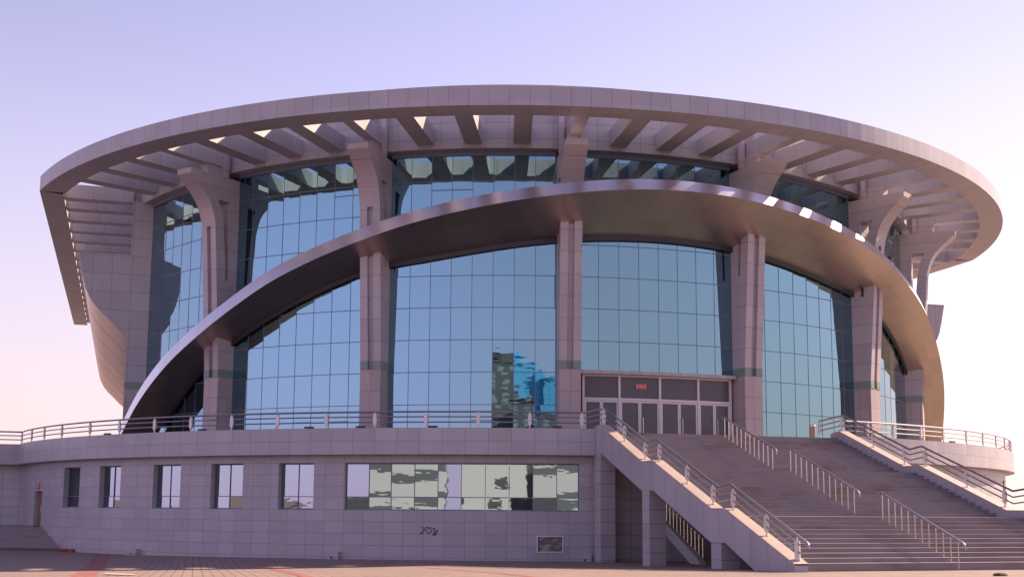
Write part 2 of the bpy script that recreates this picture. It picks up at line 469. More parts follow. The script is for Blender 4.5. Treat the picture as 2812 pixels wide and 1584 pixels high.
ZB, ZT = 22.58, 23.55
PE = 71.5                                   # half angle of the front arc
XE, YE = 37 * math.sin(R(PE)), -37 * math.cos(R(PE))
SPL = -0.060                                # the left flank runs slightly outward
mb = MB()
mb.sweep([(37, ZB), (37, ZT), (35.5, ZT), (35.5, ZB)], frange(-PE, PE, 1.6), ruv=37)
for side in (-1, 1):                        # straight flanks
    dx = SPL if side < 0 else 0.0
    n = 36
    y0 = YE + 0.02
    for i in range(n):
        ya, yb = y0 + (46 - y0) * i / n, y0 + (46 - y0) * (i + 1) / n
        xa, xb = side * XE + dx * (ya - YE), side * XE + dx * (yb - YE)
        w = -side * 1.42
        pa, pb = (xa, ya), (xb, yb); qa, qb = (xa + w, ya), (xb + w, yb)
        c = [(*pa, ZB), (*pb, ZB), (*qb, ZB), (*qa, ZB), (*pa, ZT), (*pb, ZT), (*qb, ZT), (*qa, ZT)]
        c = [Vector(k) for k in c]
        for q in ((0, 1, 2, 3), (4, 5, 6, 7), (0, 1, 5, 4), (3, 2, 6, 7)):
            mb.face([c[k] for k in q], [((ya if k in (0, 3) else yb), (0 if k in (0, 1) else 1)) for k in (0, 1, 2, 3)])
# back arc mirrored
xc = (-XE + SPL * (46 - YE) + XE) / 2
for a, b in zip(frange(-PE, PE, 3)[:-1], frange(-PE, PE, 3)[1:]):
    def Q(p, r, z): return Vector((xc + r * math.sin(R(p)), 46 + (r * math.cos(R(p)) - 37 * math.cos(R(PE))), z))
    for (r0, z0), (r1, z1) in (((37, ZB), (37, ZT)), ((37, ZT), (35.5, ZT)), ((35.5, ZT), (35.5, ZB)), ((35.5, ZB), (37, ZB))):
        mb.face([Q(a, r0, z0), Q(b, r0, z0), Q(b, r1, z1), Q(a, r1, z1)], [(R(a) * 37, z0), (R(b) * 37, z0), (R(b) * 37, z1), (R(a) * 37, z1)])
apart('roof_ring', mb, M_FASCIA)

# roof beams
def beam_mesh(w, r0=30.85, r1=35.5, zt=ZT - 0.04):
    b = MB(); b.aabox(-w / 2, w / 2, -r1, -r0, ZB, zt)
    return b.mesh('roof_beam', [M_BEAM])
me_beam, me_cbeam = beam_mesh(0.96), beam_mesh(0.62)
COLPSI = [-50, -30, -10, 10, 30, 50]
for k in range(-13, 14):
    ps = k * 5.0
    alink('roof_beam', me_cbeam if ps in COLPSI else me_beam, R(ps + 0.15))
for side in (-1, 1):
    dx = SPL if side < 0 else 0.0
    for y in [-10.55] + [-7.7 + 3.4 * i for i in range(0, 16)]:
        if y > 45: continue
        b = MB()
        xo = side * XE + dx * (y - YE) - side * 1.42
        xi = side * 28.9 + dx * (y - YE)
        x0, x1 = sorted((xo, xi))
        b.aabox(x0, x1, y, y + 0.9, ZB, ZT - 0.04)
        apart('roof_beam', b, M_BEAM)

# drum wall and body
mb = MB()
ps = frange(-PE + 1.6, PE - 1.6, 2.22)
mb.sweep([(30.85, 22.35), (30.85, 26.0), (29.6, 26.0), (29.6, 22.35)], ps, ruv=30.85)
apart('drum_wall', mb, M_DRUM)
mb = MB()
for side in (-1, 1):
    dx = SPL if side < 0 else 0.0
    ya, yb = -10.9, 47.0
    xa, xb = side * 29.3 + dx * (ya - YE), side * 29.3 + dx * (yb - YE)
    mb.face([(xa, ya, 6), (xb, yb, 6), (xb, yb, 25.4), (xa, ya, 25.4)])
mb.face([(-29.3 + SPL * 58, 47, 6), (29.3, 47, 6), (29.3, 47, 25.4), (-29.3 + SPL * 58, 47, 25.4)])
apart('side_wall', mb, M_CAP)
mb = MB()
pts = [P(p, 30.2, 25.35) for p in ps] + [Vector((29.2, 46.9, 25.35)), Vector((-32.6, 46.9, 25.35))]
mb.face(pts)
apart('roof_deck', mb, M_ROOF)

# columns with curved brackets
front = [(31.35, 5.9), (31.35, 10.0), (31.38, 10.45), (31.98, 18.9), (32.08, 19.35), (32.20, 19.72), (32.35, 20.06), (32.62, 20.45), (32.95, 20.8), (33.4, 21.18), (33.93, 21.62), (33.93, 21.93)]
groove = [(31.35, 5.9), (31.35, 9.99), (31.14, 9.995), (31.17, 10.45), (31.77, 18.89), (31.98, 18.9)] + front[4:]
slot = [(30.97, 20.48), (31.85, 20.48), (31.60, 19.9), (31.36, 19.0), (31.15, 17.0), (31.08, 15.72), (30.87, 15.72), (30.93, 18.9)]
fcol = lambda a, b, t: Vector((t, -a, b))
SPLITZ = 9.98
def split_loop(lp, lo):
    """the part of a profile below / above the green band"""
    if lo: return [(30.0, 5.9), (31.35, 5.9), (31.35, SPLITZ), (30.0, SPLITZ)]
    return [(30.0, SPLITZ)] + [(31.35 if lp is front else 31.14, SPLITZ)] + [q for q in lp if q[1] > 10.2] + [(30.0, 21.93)]
b = MB()
b.prism(split_loop(front, False), fcol, -0.6, -0.17, slot)
b.prism(split_loop(groove, False), fcol, -0.17, 0.17, slot)
b.prism(split_loop(front, False), fcol, 0.17, 0.6, slot)
b.aabox(-0.31, 0.31, -32.45, -30.86, 21.93, ZB - 0.003)           # neck under the beam
for s in (-1, 1):
    x0, x1 = sorted((s * 0.33, s * 0.62))
    b.aabox(x0, x1, -31.40, -31.12, 21.94, 25.0)                   # fin
me_col = b.mesh('column_shaft', [M_COL])
b = MB(); b.prism(split_loop(front, True), fcol, -0.6, 0.6); me_base = b.mesh('column_base', [M_BASE])
b = MB()
for x0, x1, rr in ((-0.603, -0.168, 31.386), (-0.168, 0.168, 31.18), (0.168, 0.603, 31.386)):
    b.aabox(x0, x1, -rr, -30.1, 9.985, 10.45)
me_band = b.mesh('green_band', [M_BAND])
for cp in COLPSI:
    c = bpy.data.objects.new('column', me_col); COL.objects.link(c); c.parent = ARENA; c.location = (0, 0, -6.2); c.rotation_euler = (0, 0, R(cp))
    for nm, me in (('base', me_base), ('green_band', me_band)):
        o = bpy.data.objects.new(nm, me); COL.objects.link(o); o.parent = c

# corner pylons and curved end walls / side shells
cap_prof = [(-32.6, 18.87), (-32.45, 18.2), (-32.3, 17.5), (-32.07, 16.6), (-31.83, 16.1), (-31.6, 15.7), (-31.1, 15.12), (-30.5, 14.55), (-29.95, 13.97), (-29.36, 13.48)]
shell_prof = cap_prof + [(-28.6, 12.95), (-27.6, 12.4), (-26.3, 11.9)]
for side in (-1, 1):
    dx = SPL if side < 0 else 0.0
    b = MB()
    x0, x1 = (-29.36, -28.05) if side < 0 else (28.05, 29.36)
    b.aabox(x0, x1, -11.3, -9.6, 5.9, 22.50)
    py = apart('corner_pylon', b, M_CAP)
    g = MB(); g.aabox(x0 - 0.004, x1 + 0.004, -11.304, -9.7, 9.98, 10.45); g.build('green_band', M_BAND, py)
    b = MB()
    lp = [(-side * p[0], p[1]) for p in cap_prof] + [(side * 29.36, 18.87)]
    f = lambda a, z, t: Vector((a, t, z))
    b.prism(lp, f, -11.3, -11.0)
    apart('end_wall', b, M_CAP)
    b = MB()
    n = 28
    y0, y1 = -11.0, 47.0
    for i in range(n):
        ya, yb = y0 + (y1 - y0) * i / n, y0 + (y1 - y0) * (i + 1) / n
        for (xa, za), (xb, zb) in zip(shell_prof[:-1], shell_prof[1:]):
            sx = -side
            b.face([(sx * xa + dx * (ya + 11.3), ya, za), (sx * xa + dx * (yb + 11.3), yb, za), (sx * xb + dx * (yb + 11.3), yb, zb), (sx * xb + dx * (ya + 11.3), ya, zb)],
                   [(ya + 11.3, za), (yb + 11.3, za), (yb + 11.3, zb), (ya + 11.3, zb)])
        b.face([(side * 32.6 + dx * (ya + 11.3), ya, 18.87), (side * 32.6 + dx * (yb + 11.3), yb, 18.87), (side * 29.3 + dx * (yb + 11.3), yb, 18.87), (side * 29.3 + dx * (ya + 11.3), ya, 18.87)], [(ya + 11.3, 0), (yb + 11.3, 0), (yb + 11.3, 1), (ya + 11.3, 1)])
    apart('side_shell', b, M_SHELL, weld=True)

# curtain wall, bay by bay
RG = 30.23
rows = [5.95, 8.11, 9.90, 11.69, 13.49, 15.28, 17.08, 18.87, 20.66, 22.25]
def pane_rows(c0): return [z for z in rows if not (c0 == -10 and z < 9.8)]
def curtain(c0, a0, a1, n):
    gl, mu = MB(), MB()
    zr = pane_rows(c0)
    if c0 == -10: zr[0] = 10.05
    pss = [a0 + (a1 - a0) * i / n for i in range(n + 1)]
    for j in range(n):
        for i in range(len(zr) - 1):
            c = [P(pss[j], RG, zr[i]), P(pss[j + 1], RG, zr[i]), P(pss[j + 1], RG, zr[i + 1]), P(pss[j], RG, zr[i + 1])]
            e = (c[0] + c[2]) / 2; e.z = 0; e.normalize()
            k1, k2 = random.gauss(0, 0.002), random.gauss(0, 0.0025)
            c = [q + e * (k1 * (1 if t in (1, 2) else -1) + k2 * (1 if t > 1 else -1)) for t, q in enumerate(c)]
            gl.face(c)
            if (i == len(zr) - 3 and random.random() < 0.3) or (i == 0 and c0 != -10 and random.random() < 0.22):
                zm = zr[i] + (zr[i + 1] - zr[i]) * (0.72 if i else 0.6)
                t = c[1] - c[0]; t.z = 0; t.normalize()
                mu.box(P(pss[j], RG, 0), t, e, 0, (c[1] - c[0]).length, -0.01, 0.03, zm - 0.018, zm + 0.018)
    for p in pss:
        e = P(p, 1, 0); t = e.cross(Z)
        mu.box(P(p, RG, 0), t, e, -0.016, 0.016, -0.01, 0.012, zr[0], zr[-1])
    for z in zr[1:-1]:
        for j in range(n):
            a, bq = P(pss[j], RG, 0), P(pss[j + 1], RG, 0)
            t = bq - a; L = t.length; t.normalize(); e = t.cross(Z)
            mu.box(a, t, e, 0, L, -0.02, 0.018, z - 0.019, z + 0.019)
    for j in range(n):                       # dark head frame under the drum
        a, bq = P(pss[j], RG + 0.02, 0), P(pss[j + 1], RG + 0.02, 0)
        t = bq - a; L = t.length; t.normalize(); e = t.cross(Z)
        mu.box(a, t, e, 0, L, -0.1, 0.06, 22.10, 22.35)
    g = apart('curtain_wall', gl, M_GLASS)
    mu.build('mullion_grid', M_MULL, g)
HW = math.degrees(0.6 / RG)
for c0 in COLPSI[:-1]: curtain(c0, c0 + HW, c0 + 20 - HW, 8)
curtain(-70, -68.05, -50 - HW, 8)
curtain(50, 50 + HW, 68.05, 8)
b = MB()                                     # soffit under the drum edge
b.sweep([(30.1, 22.352), (30.84, 22.352)], ps, closed=False)
apart('drum_soffit', b, M_DRUM)

# canopy
def interp(x, T):
    x = abs(x)
    for (a, va), (b_, vb) in zip(T[:-1], T[1:]):
        if x <= b_:
            return va + (vb - va) * (x - a) / (b_ - a)
    return T[-1][1]
ZBOT = [(0, 19.22), (5, 19.13), (10, 18.86), (15, 18.48), (20, 18.0), (25, 17.42), (30, 16.68), (35, 15.84), (40, 14.85), (45, 13.55), (50, 12.12), (55, 10.52), (60, 8.5), (64.5, 6.15)]
ZIN = [(0, 17.66), (5, 17.60), (10, 17.42), (15, 17.12), (20, 16.72), (25, 16.30), (30, 15.92), (35, 15.15), (40, 14.2), (45, 13.1), (50, 11.85), (55, 10.3), (60, 8.3), (64.5, 6.1)]
def smooth_tab(T):
    import bisect
    xs_ = [t[0] for t in T]; ys_ = [t[1] for t in T]
    n = len(xs_)
    sl = [0.0] * n
    for i in range(1, n - 1): sl[i] = (ys_[i + 1] - ys_[i - 1]) / (xs_[i + 1] - xs_[i - 1])
    sl[-1] = (ys_[-1] - ys_[-2]) / (xs_[-1] - xs_[-2])
    def g(x):
        x = min(abs(x), xs_[-1])
        i = max(0, min(n - 2, bisect.bisect_right(xs_, x) - 1))
        h = xs_[i + 1] - xs_[i]; t = (x - xs_[i]) / h
        return (2 * t ** 3 - 3 * t * t + 1) * ys_[i] + (t ** 3 - 2 * t * t + t) * h * sl[i] + (-2 * t ** 3 + 3 * t * t) * ys_[i + 1] + (t ** 3 - t * t) * h * sl[i + 1]
    return g
zbot, zin = smooth_tab(ZBOT), smooth_tab(ZIN)
inset = smooth_tab([(0, 0.47), (28, 0.44), (42, 0.30), (64.5, 0.28)])
zedge = smooth_tab([(0, 0.69), (10, 0.71), (20, 0.76), (30, 0.83), (40, 0.88), (50, 0.95), (60, 1.2), (64.5, 1.35)])
def rout(p):
    p = abs(p)
    return 32.70 + (1.9 * math.cos(R(1.8 * p)) ** 2 if p < 50 else 0)
PS = frange(-64.5, 64.5, 1.0)
NR = 6
so, ed, hd, tp = MB(), MB(), MB(), MB()
for a, bq in zip(PS[:-1], PS[1:]):
    for k in range(NR):
        def S(p, t): return P(p, 30.42 + (rout(p) - 30.42) * t, zin(p) + (zbot(p) - zin(p)) * t)
        t0, t1 = k / NR, (k + 1) / NR
        so.face([S(a, t0), S(bq, t0), S(bq, t1), S(a, t1)], [(R(a) * 33, t0 * 3.9), (R(bq) * 33, t0 * 3.9), (R(bq) * 33, t1 * 3.9), (R(a) * 33, t1 * 3.9)])
    def E(p, t):
        return P(p, rout(p) - inset(p) * t, zbot(p) + zedge(p) * t)
    ed.face([E(a, 0), E(bq, 0), E(bq, 1), E(a, 1)], [(R(a) * 33, 0), (R(bq) * 33, 0), (R(bq) * 33, 0.6), (R(a) * 33, 0.6)])
    tp.face([E(a, 1), E(bq, 1), P(bq, 30.3, zbot(bq) + zedge(bq) - 0.06), P(a, 30.3, zbot(a) + zedge(a) - 0.06)], [(R(a) * 33, 0), (R(bq) * 33, 0), (R(bq) * 33, 3), (R(a) * 33, 3)])
    if abs(a) < 62:                          # dark frame where the soffit meets the glass
        c = [P(a, 30.30, zin(a) - 0.26), P(bq, 30.30, zin(bq) - 0.26), P(bq, 30.46, zin(bq) - 0.24), P(a, 30.46, zin(a) - 0.24),
             P(a, 30.30, zin(a) + 0.02), P(bq, 30.30, zin(bq) + 0.02), P(bq, 30.46, zin(bq) + 0.04), P(a, 30.46, zin(a) + 0.04)]
        hd.hexa(c)
can = apart('canopy', so, M_SOFFIT, weld=True)
ed.build('edge_trim', M_EDGE, can, weld=True)
tp.build('canopy_top', plain('canopy_roofing', (0.12, 0.12, 0.125), 0.8), can)
hd.build('head_frame', M_HEAD, can)

# entrance doors
hdr = MB()
for a, bq in zip(frange(-8.75, 8.75, 2.2)[:-1], frange(-8.75, 8.75, 2.2)[1:]):
    p0, p1 = P(a, RG, 0), P(bq, RG, 0)
    t = p1 - p0; L = t.length; t.normalize(); e = t.cross(Z)
    hdr.box(p0, t, e, 0, L, -0.1, 0.45, 9.84, 10.03)
EN = apart('entrance', hdr, M_CAP)
posts = [-8.30, -4.47, 0.0, 4.45, 8.42]
ZD0, ZD1, ZT0, ZT1 = 6.2, 8.42, 8.56, 9.74
fr = MB()
for p in posts:
    e = P(p, 1, 0); t = e.cross(Z)
    fr.box(P(p, RG, 0), t, e, -0.06, 0.06, -0.05, 0.10, ZD0, 9.84)
for a, bq in zip(posts[:-1], posts[1:]):
    p0, p1 = P(a, RG, 0), P(bq, RG, 0)
    t = p1 - p0; L = t.length; t.normalize(); e = t.cross(Z)
    fr.box(p0, t, e, 0.061, L - 0.061, -0.04, 0.085, ZT0 - 0.13, ZT0)
    fr.box(p0, t, e, 0.061, L - 0.061, -0.04, 0.085, ZT1, 9.84)
    tg = MB()
    tg.box(p0, t, e, 0.062, L - 0.062, -0.01, 0.01, ZT0 + 0.001, ZT1 - 0.001)
    tg.build('transom_pane', M_DOORGLASS, EN)
    mid = L / 2
    for s in (0, 1):
        x0, x1 = (0.07, mid - 0.006) if s == 0 else (mid + 0.006, L - 0.07)
        d = MB(); w = 0.085
        d.box(p0, t, e, x0, x0 + w, 0.0, 0.06, ZD0, ZD1)
        d.box(p0, t, e, x1 - w, x1, 0.0, 0.06, ZD0, ZD1)
        d.box(p0, t, e, x0 + w, x1 - w, 0.0, 0.06, ZD1 - 0.10, ZD1)
        d.box(p0, t, e, x0 + w, x1 - w, 0.0, 0.06, ZD0, ZD0 + 0.14)
        do = d.build('entrance_door', M_ALU, EN)
        g = MB(); g.box(p0, t, e, x0 + w, x1 - w, 0.02, 0.035, ZD0 + 0.14, ZD1 - 0.10); g.build('door_pane', M_DOORGLASS, do)
        if s == 1:
            xh = x0 + 0.16
            h = MB()
            q = lambda x, y, z: p0 + t * x + e * y + Z * z
            h.tube([q(xh - 0.12, 0.05, 7.52), q(xh, 0.13, 7.52), q(xh, 0.13, 6.42), q(xh - 0.12, 0.05, 6.42)], 0.022, 8)
            h.build('handle', M_STEEL, do)
fr.build('door_frame', M_ALU, EN)

# ------------------------------------------------------------------ red sign over the doors
def text_mesh(s, size, name):
    cu = bpy.data.curves.new(name, 'FONT')
    cu.body = s; cu.size = size; cu.align_x = 'CENTER'; cu.align_y = 'CENTER'; cu.extrude = 0.002
    o = bpy.data.objects.new(name, cu); COL.objects.link(o)
    dg = bpy.context.evaluated_depsgraph_get(); dg.update()
    me = bpy.data.meshes.new_from_object(o.evaluated_get(dg))
    COL.objects.unlink(o); bpy.data.objects.remove(o)
    return me
sg = thing('sign', 'small red sign with white Chinese lettering on the dark pane above the glass doors', 'sign', P(-2.10, RG + 0.055, 9.23), R(-2.1))
b = MB(); b.aabox(-0.30, 0.30, -0.012, 0.012, -0.135, 0.135); b.build('board', M_RED, sg)
b = MB()
for x0, x1, z0, z1 in ((-0.285, 0.285, 0.108, 0.120), (-0.285, 0.285, -0.120, -0.108), (-0.285, -0.273, -0.108, 0.108), (0.273, 0.285, -0.108, 0.108)): b.aabox(x0, x1, -0.016, -0.0121, z0, z1)
b.build('border', M_WHITE, sg)
tm = text_mesh("北二层入口", 0.115, 'lettering'); tm.materials.clear(); tm.materials.append(M_WHITE)
o = link('lettering', tm, sg, 0, (0, -0.016, 0)); o.rotation_euler = (R(90), 0, 0)

# ------------------------------------------------------------------ podium with terrace
POD = thing('terrace_podium', 'long granite podium with terrace, mirror windows and a curved front wall', 'podium')
RP, RW = 37.0, 36.4
PL, PR = -75.0, 112.0
b = MB()
b.sweep([(RP, 5.08), (RP, 6.38), (36.62, 6.38), (36.62, 6.2), (RW - 0.4, 6.2), (RW - 0.4, 5.08)], frange(PL, -9.35, 1.74), ruv=37)
b.sweep([(RP, 5.08), (RP, 6.38), (36.62, 6.38), (36.62, 6.2), (RW - 0.4, 6.2), (RW - 0.4, 5.08)], frange(11.6, PR, 1.74), ruv=37)
b.sweep([(36.9, 5.08), (36.9, 6.2), (RW - 0.4, 6.2), (RW - 0.4, 5.08)], frange(-9.35, 11.6, 1.74), ruv=37)
b.box(P(PL, RP, 0), (-1, 0, 0), (0, 1, 0), 0.0, 14, 0, 0.4, 5.08, 6.38)
b.build('parapet_band', M_PARAPET, POD)
b = MB()
pts = [P(p, 36.1, 6.19) for p in frange(PL, PR, 2)] + [Vector((34, 60, 6.19)), Vector((-49, 60, 6.19)), Vector((-49, -9.3, 6.19))]
b.face(pts)
b.build('terrace_floor', M_TERR, POD)
# lower wall with window openings
WINS = [(-61.8, -58.5, 'shaded'), (-55.03, -51.83, 'pair'), (-47.5, -44.28, 'pair'), (-41.0, -37.82, 'pair'), (-34.5, -31.38, 'pair'), (-28.76, -10.45, 'wide')]
DOOR = (-70.15, -67.4)
ZW0, ZW1 = 2.38, 4.69
cuts = set(frange(-76.0, PR, 1.6))
for a, c, k in WINS: cuts |= {a, c}
cuts |= set(DOOR)
cuts = sorted(cuts)
cuts = [c for i, c in enumerate(cuts) if i == 0 or c - cuts[i - 1] > 0.02]
b = MB()
def inwin(a, c):
    m_ = (a + c) / 2
    return any(w[0] < m_ < w[1] for w in WINS)
for a, c in zip(cuts[:-1], cuts[1:]):
    m_ = (a + c) / 2
    zs = [(-0.6, ZW0), (ZW0, ZW1), (ZW1, 5.10)]
    if inwin(a, c): zs = [zs[0], zs[2]]
    if DOOR[0] < m_ < DOOR[1]: zs = [(-0.6, 1.2), (3.36, 5.10)]
    for z0, z1 in zs:
        b.face([P(a, RW, z0), P(c, RW, z0), P(c, RW, z1), P(a, RW, z1)], [(R(a) * RW, z0), (R(c) * RW, z0), (R(c) * RW, z1), (R(a) * RW, z1)])
for (a, c, k) in WINS + [(DOOR[0], DOOR[1], 'door')]:
    z0, z1 = (ZW0, ZW1) if k != 'door' else (1.2, 3.36)
    for p in (a, c): b.face([P(p, RW, z0), P(p, RW - 0.45, z0), P(p, RW - 0.45, z1), P(p, RW, z1)], [(0.3, z0), (0.6, z0), (0.6, z1), (0.3, z1)])
    sub = [q for q in cuts if a - 1e-6 <= q <= c + 1e-6]
    for q0, q1 in zip(sub[:-1], sub[1:]):
        for z in (z0, z1): b.face([P(q0, RW, z), P(q1, RW, z), P(q1, RW - 0.45, z), P(q0, RW - 0.45, z)], [(0.3, 0.3), (0.7, 0.3), (0.7, 0.6), (0.3, 0.6)])
xw, yw = P(-76.0, RW, 0).x, P(-76.0, RW, 0).y
b.face([(xw, yw, -0.6), (xw - 13, yw, -0.6), (xw - 13, yw, 5.1), (xw, yw, 5.1)])
b.build('lower_wall', M_WALL, POD)
# windows
for (a, c, k) in WINS:
    fm, gm = MB(), MB()
    r = RW - (0.33 if k != 'wide' else 0.20)
    if k == 'wide': pp = [a, -26.86, -25.07, -23.2, -21.36, -19.54, -17.68, -15.84, -14.0, -12.16, c]
    elif k == 'pair': pp = [a, (a + c) / 2, c]
    else: pp = [a, c]
    zh = 3.03
    for j in range(len(pp) - 1):
        for z0, z1 in ((ZW0, zh), (zh, ZW1)):
            q = [P(pp[j], r, z0), P(pp[j + 1], r, z0), P(pp[j + 1], r, z1), P(pp[j], r, z1)]
            e = (q[0] + q[2]) / 2; e.z = 0; e.normalize()
            k1, k2 = random.gauss(0, 0.004), random.gauss(0, 0.003)
            q = [w + e * (k1 * (1 if t in (1, 2) else -1) + k2 * (1 if t > 1 else -1)) for t, w in enumerate(q)]
            gm.face(q)
    for p in pp:
        e = P(p, 1, 0); t = e.cross(Z)
        w = 0.014 if p not in (a, c) else 0.035
        fm.box(P(p, r, 0), t, e, -w, w, -0.02, 0.04, ZW0, ZW1)
    for j in range(len(pp) - 1):
        p0, p1 = P(pp[j], r, 0), P(pp[j + 1], r, 0)
        t = p1 - p0; L = t.length; t.normalize(); e = t.cross(Z)
        for z, w in ((ZW0 + 0.03, 0.03), (zh, 0.02), (ZW1 - 0.03, 0.03)):
            fm.box(p0, t, e, 0.03, L - 0.03, -0.015, 0.035, z - w, z + w)
    wo_ = gm.build('window', M_GLASSLOW if k != 'shaded' else M_GLASSDARK, POD)  # the shaded pane's lack of reflection is put in as darker glass
    fm.build('window_frame', M_MULL, wo_)
# service door
d = MB(); pm = (DOOR[0] + DOOR[1]) / 2
p0, p1 = P(DOOR[0], RW - 0.25, 0), P(DOOR[1], RW - 0.25, 0)
t = p1 - p0; L = t.length; t.normalize(); e = t.cross(Z)
d.box(p0, t, e, 0.02, L / 2 - 0.01, -0.03, 0.03, 1.2, 3.34); d.box(p0, t, e, L / 2 + 0.01, L - 0.02, -0.03, 0.03, 1.2, 3.34)
do = d.build('service_door', M_DOORBR, POD)
h = MB(); h.tube([p0 + t * (L / 2 + 0.1) + e * 0.08 + Z * 2.1, p0 + t * (L / 2 + 0.1) + e * 0.08 + Z * 2.5], 0.02); h.build('handle', M_STEEL, do)
# right-hand door strip under the terrace
d = MB(); e = P(46.5, 1, 0); t = e.cross(Z); d.box(P(46.5, RW, 0), t, e, -0.55, 0.55, 0.0, 0.06, 0.0, 4.5); d.build('service_door', M_DOORBR, POD)
# marker drawing on the wall
GR = []
def stroke(pts, w=0.035):
    """hand drawn line on the curved wall; x across the tile, y up (pixel units of the drawing)"""
    def Wp(x, y):
        ps_ = -22.72 + (x - 660) / 1130 * 1.50
        z = 1.23 + (960 - y) / 440 * 0.37
        return ps_, z
    gr = GR[-1]
    fine = []
    for i in range(len(pts) - 1):
        p_, a_, c_, d_ = pts[max(0, i - 1)], pts[i], pts[i + 1], pts[min(len(pts) - 1, i + 2)]
        for s in range(5):
            u = s / 5
            fine.append(tuple(0.5 * (2 * a_[k] + (c_[k] - p_[k]) * u + (2 * p_[k] - 5 * a_[k] + 4 * c_[k] - d_[k]) * u * u + (3 * a_[k] - p_[k] - 3 * c_[k] + d_[k]) * u ** 3) for k in (0, 1)))
    fine.append(pts[-1])
    for a_, c_ in zip(fine[:-1], fine[1:]):
        (pa, za), (pb, zb) = Wp(*a_), Wp(*c_)
        A, B = P(pa, RW, za), P(pb, RW, zb)
        dd = B - A
        if dd.length < 1e-5: continue
        dd.normalize(); n_ = P(pa, 1, 0); s_ = dd.cross(n_) * w / 2; l_ = n_ * 0.012; ov = dd * 0.006
        gr.face([A - ov - s_ + l_, B + ov - s_ + l_, B + ov + s_ + l_, A - ov + s_ + l_])
GR.append(MB()); stroke([(800, 575), (850, 550), (910, 570), (950, 620), (935, 700), (870, 790), (800, 870), (740, 930), (680, 945)])
stroke([(690, 945), (780, 905), (860, 905), (940, 905)])
GR.append(MB()); stroke([(1235, 680), (1225, 620), (1190, 560), (1140, 530), (1070, 565), (1035, 650), (1045, 740), (1110, 830), (1210, 905), (1310, 820), (1395, 730), (1420, 640), (1390, 580), (1330, 565), (1265, 590), (1235, 660)])
GR.append(MB()); stroke([(1500, 620), (1550, 590), (1570, 630), (1535, 720), (1530, 800), (1580, 840), (1650, 790), (1710, 720), (1750, 660)])
stroke([(1745, 670), (1700, 780), (1650, 900), (1590, 995), (1520, 985), (1450, 945), (1540, 900), (1640, 915)])
for g_, lb in zip(GR, ('figure two drawn in black marker', 'heart outline drawn in black marker', 'letter y drawn in black marker')):
    tag(g_.build('graffiti', M_INK, POD), lb)

# red plate over the service door
rp = thing('sign', 'small red plate above the brown service door by the wall corner', 'sign', P(-68.8, RW + 0.02, 3.64), R(-68.8))
b = MB(); b.aabox(-0.36, 0.36, -0.015, 0.015, -0.16, 0.16); b.build('board', M_RED, rp)
b = MB(); b.aabox(-0.24, 0.24, -0.019, -0.0151, -0.05, -0.02); b.aabox(-0.20, 0.20, -0.019, -0.0151, 0.03, 0.07); b.build('lettering', M_WHITE, rp)

# framed picture panel low on the wall
def panel_picture():
    m, n, l, p = mat('faded_picture')
    tcn = n.new('ShaderNodeTexCoord'); mp = n.new('ShaderNodeMapping'); mp.inputs['Scale'].default_value = (1.0, 1.0, 2.6)
    l.new(tcn.outputs['Object'], mp.inputs[0])
    nz = n.new('ShaderNodeTexNoise'); nz.inputs['Scale'].default_value = 2.2; nz.inputs['Detail'].default_value = 5
    l.new(mp.outputs[0], nz.inputs['Vector'])
    r = n.new('ShaderNodeValToRGB')
    els = r.color_ramp.elements
    els[0].position = 0.34; els[0].color = (0.10, 0.07, 0.16, 1)
    els[1].position = 0.66; els[1].color = (0.36, 0.32, 0.37, 1)
    x = els.new(0.50); x.color = (0.14, 0.11, 0.06, 1)
    l.new(nz.outputs['Fac'], r.inputs[0]); l.new(r.outputs[0], p.inputs['Base Color']); p.inputs['Roughness'].default_value = 0.4
    return m
pb = thing('notice_board', 'white framed board with a faded purple and olive picture low on the podium wall', 'notice board', P(-12.7, RW + 0.03, 0.815), R(-12.7))
b = MB()
for x0, x1, z0, z1 in ((-0.64, 0.64, 0.355, 0.395), (-0.64, 0.64, -0.395, -0.355), (-0.64, -0.60, -0.355, 0.355), (0.60, 0.64, -0.355, 0.355)): b.aabox(x0, x1, -0.035, 0.03, z0, z1)
b.build('frame', M_WHITE, pb)
b = MB(); b.aabox(-0.60, 0.60, -0.01, 0.01, -0.355, 0.355); b.build('picture', panel_picture(), pb)

# drain boxes along the foot of the wall
def drain_box(psi, w, h, label, side=False):
    tg_ = thing('drain_box', label, 'drain box', P(psi, RW, zg(P(psi, RW, 0).y)), R(psi), 'stone drain boxes along the podium foot')
    b = MB(); b.aabox(-w / 2, w / 2, -0.28, 0.1, -0.03, h); b.build('housing', M_PIER, tg_)
    b = MB(); b.tube([(w * 0.02, -0.285, 0.07), (w * 0.02, -0.2, 0.07)], 0.055, 10); b.build('outlet', M_DARK, tg_)
drain_box(-49.4, 0.85, 0.33, 'stone drain box at the wall foot below the third window from the left')
drain_box(-29.55, 0.72, 0.36, 'stone drain box at the wall foot left of the long window')
drain_box(-10.1, 0.66, 0.38, 'stone drain box in the corner beside the first stair pier')

# ------------------------------------------------------------------ grand staircase
ST = thing('grand_staircase', 'wide granite staircase in three flights rising to the terrace doors', 'staircase', (0.7, -46, 0.2))
def stp(name, mbx, mats, parent=None):
    o = mbx.build(name, mats, parent or ST)
    if parent is None: o.location = (-0.7, 46, -0.2)
    return o
XS0, XS1 = -5.53, 7.0
steps = []                                    # (y_front, z_top)
def flight(y, z, n, tread, out):
    for i in range(n):
        out.append((y - tread * i, z - 0.15 * (i)))
yz = []
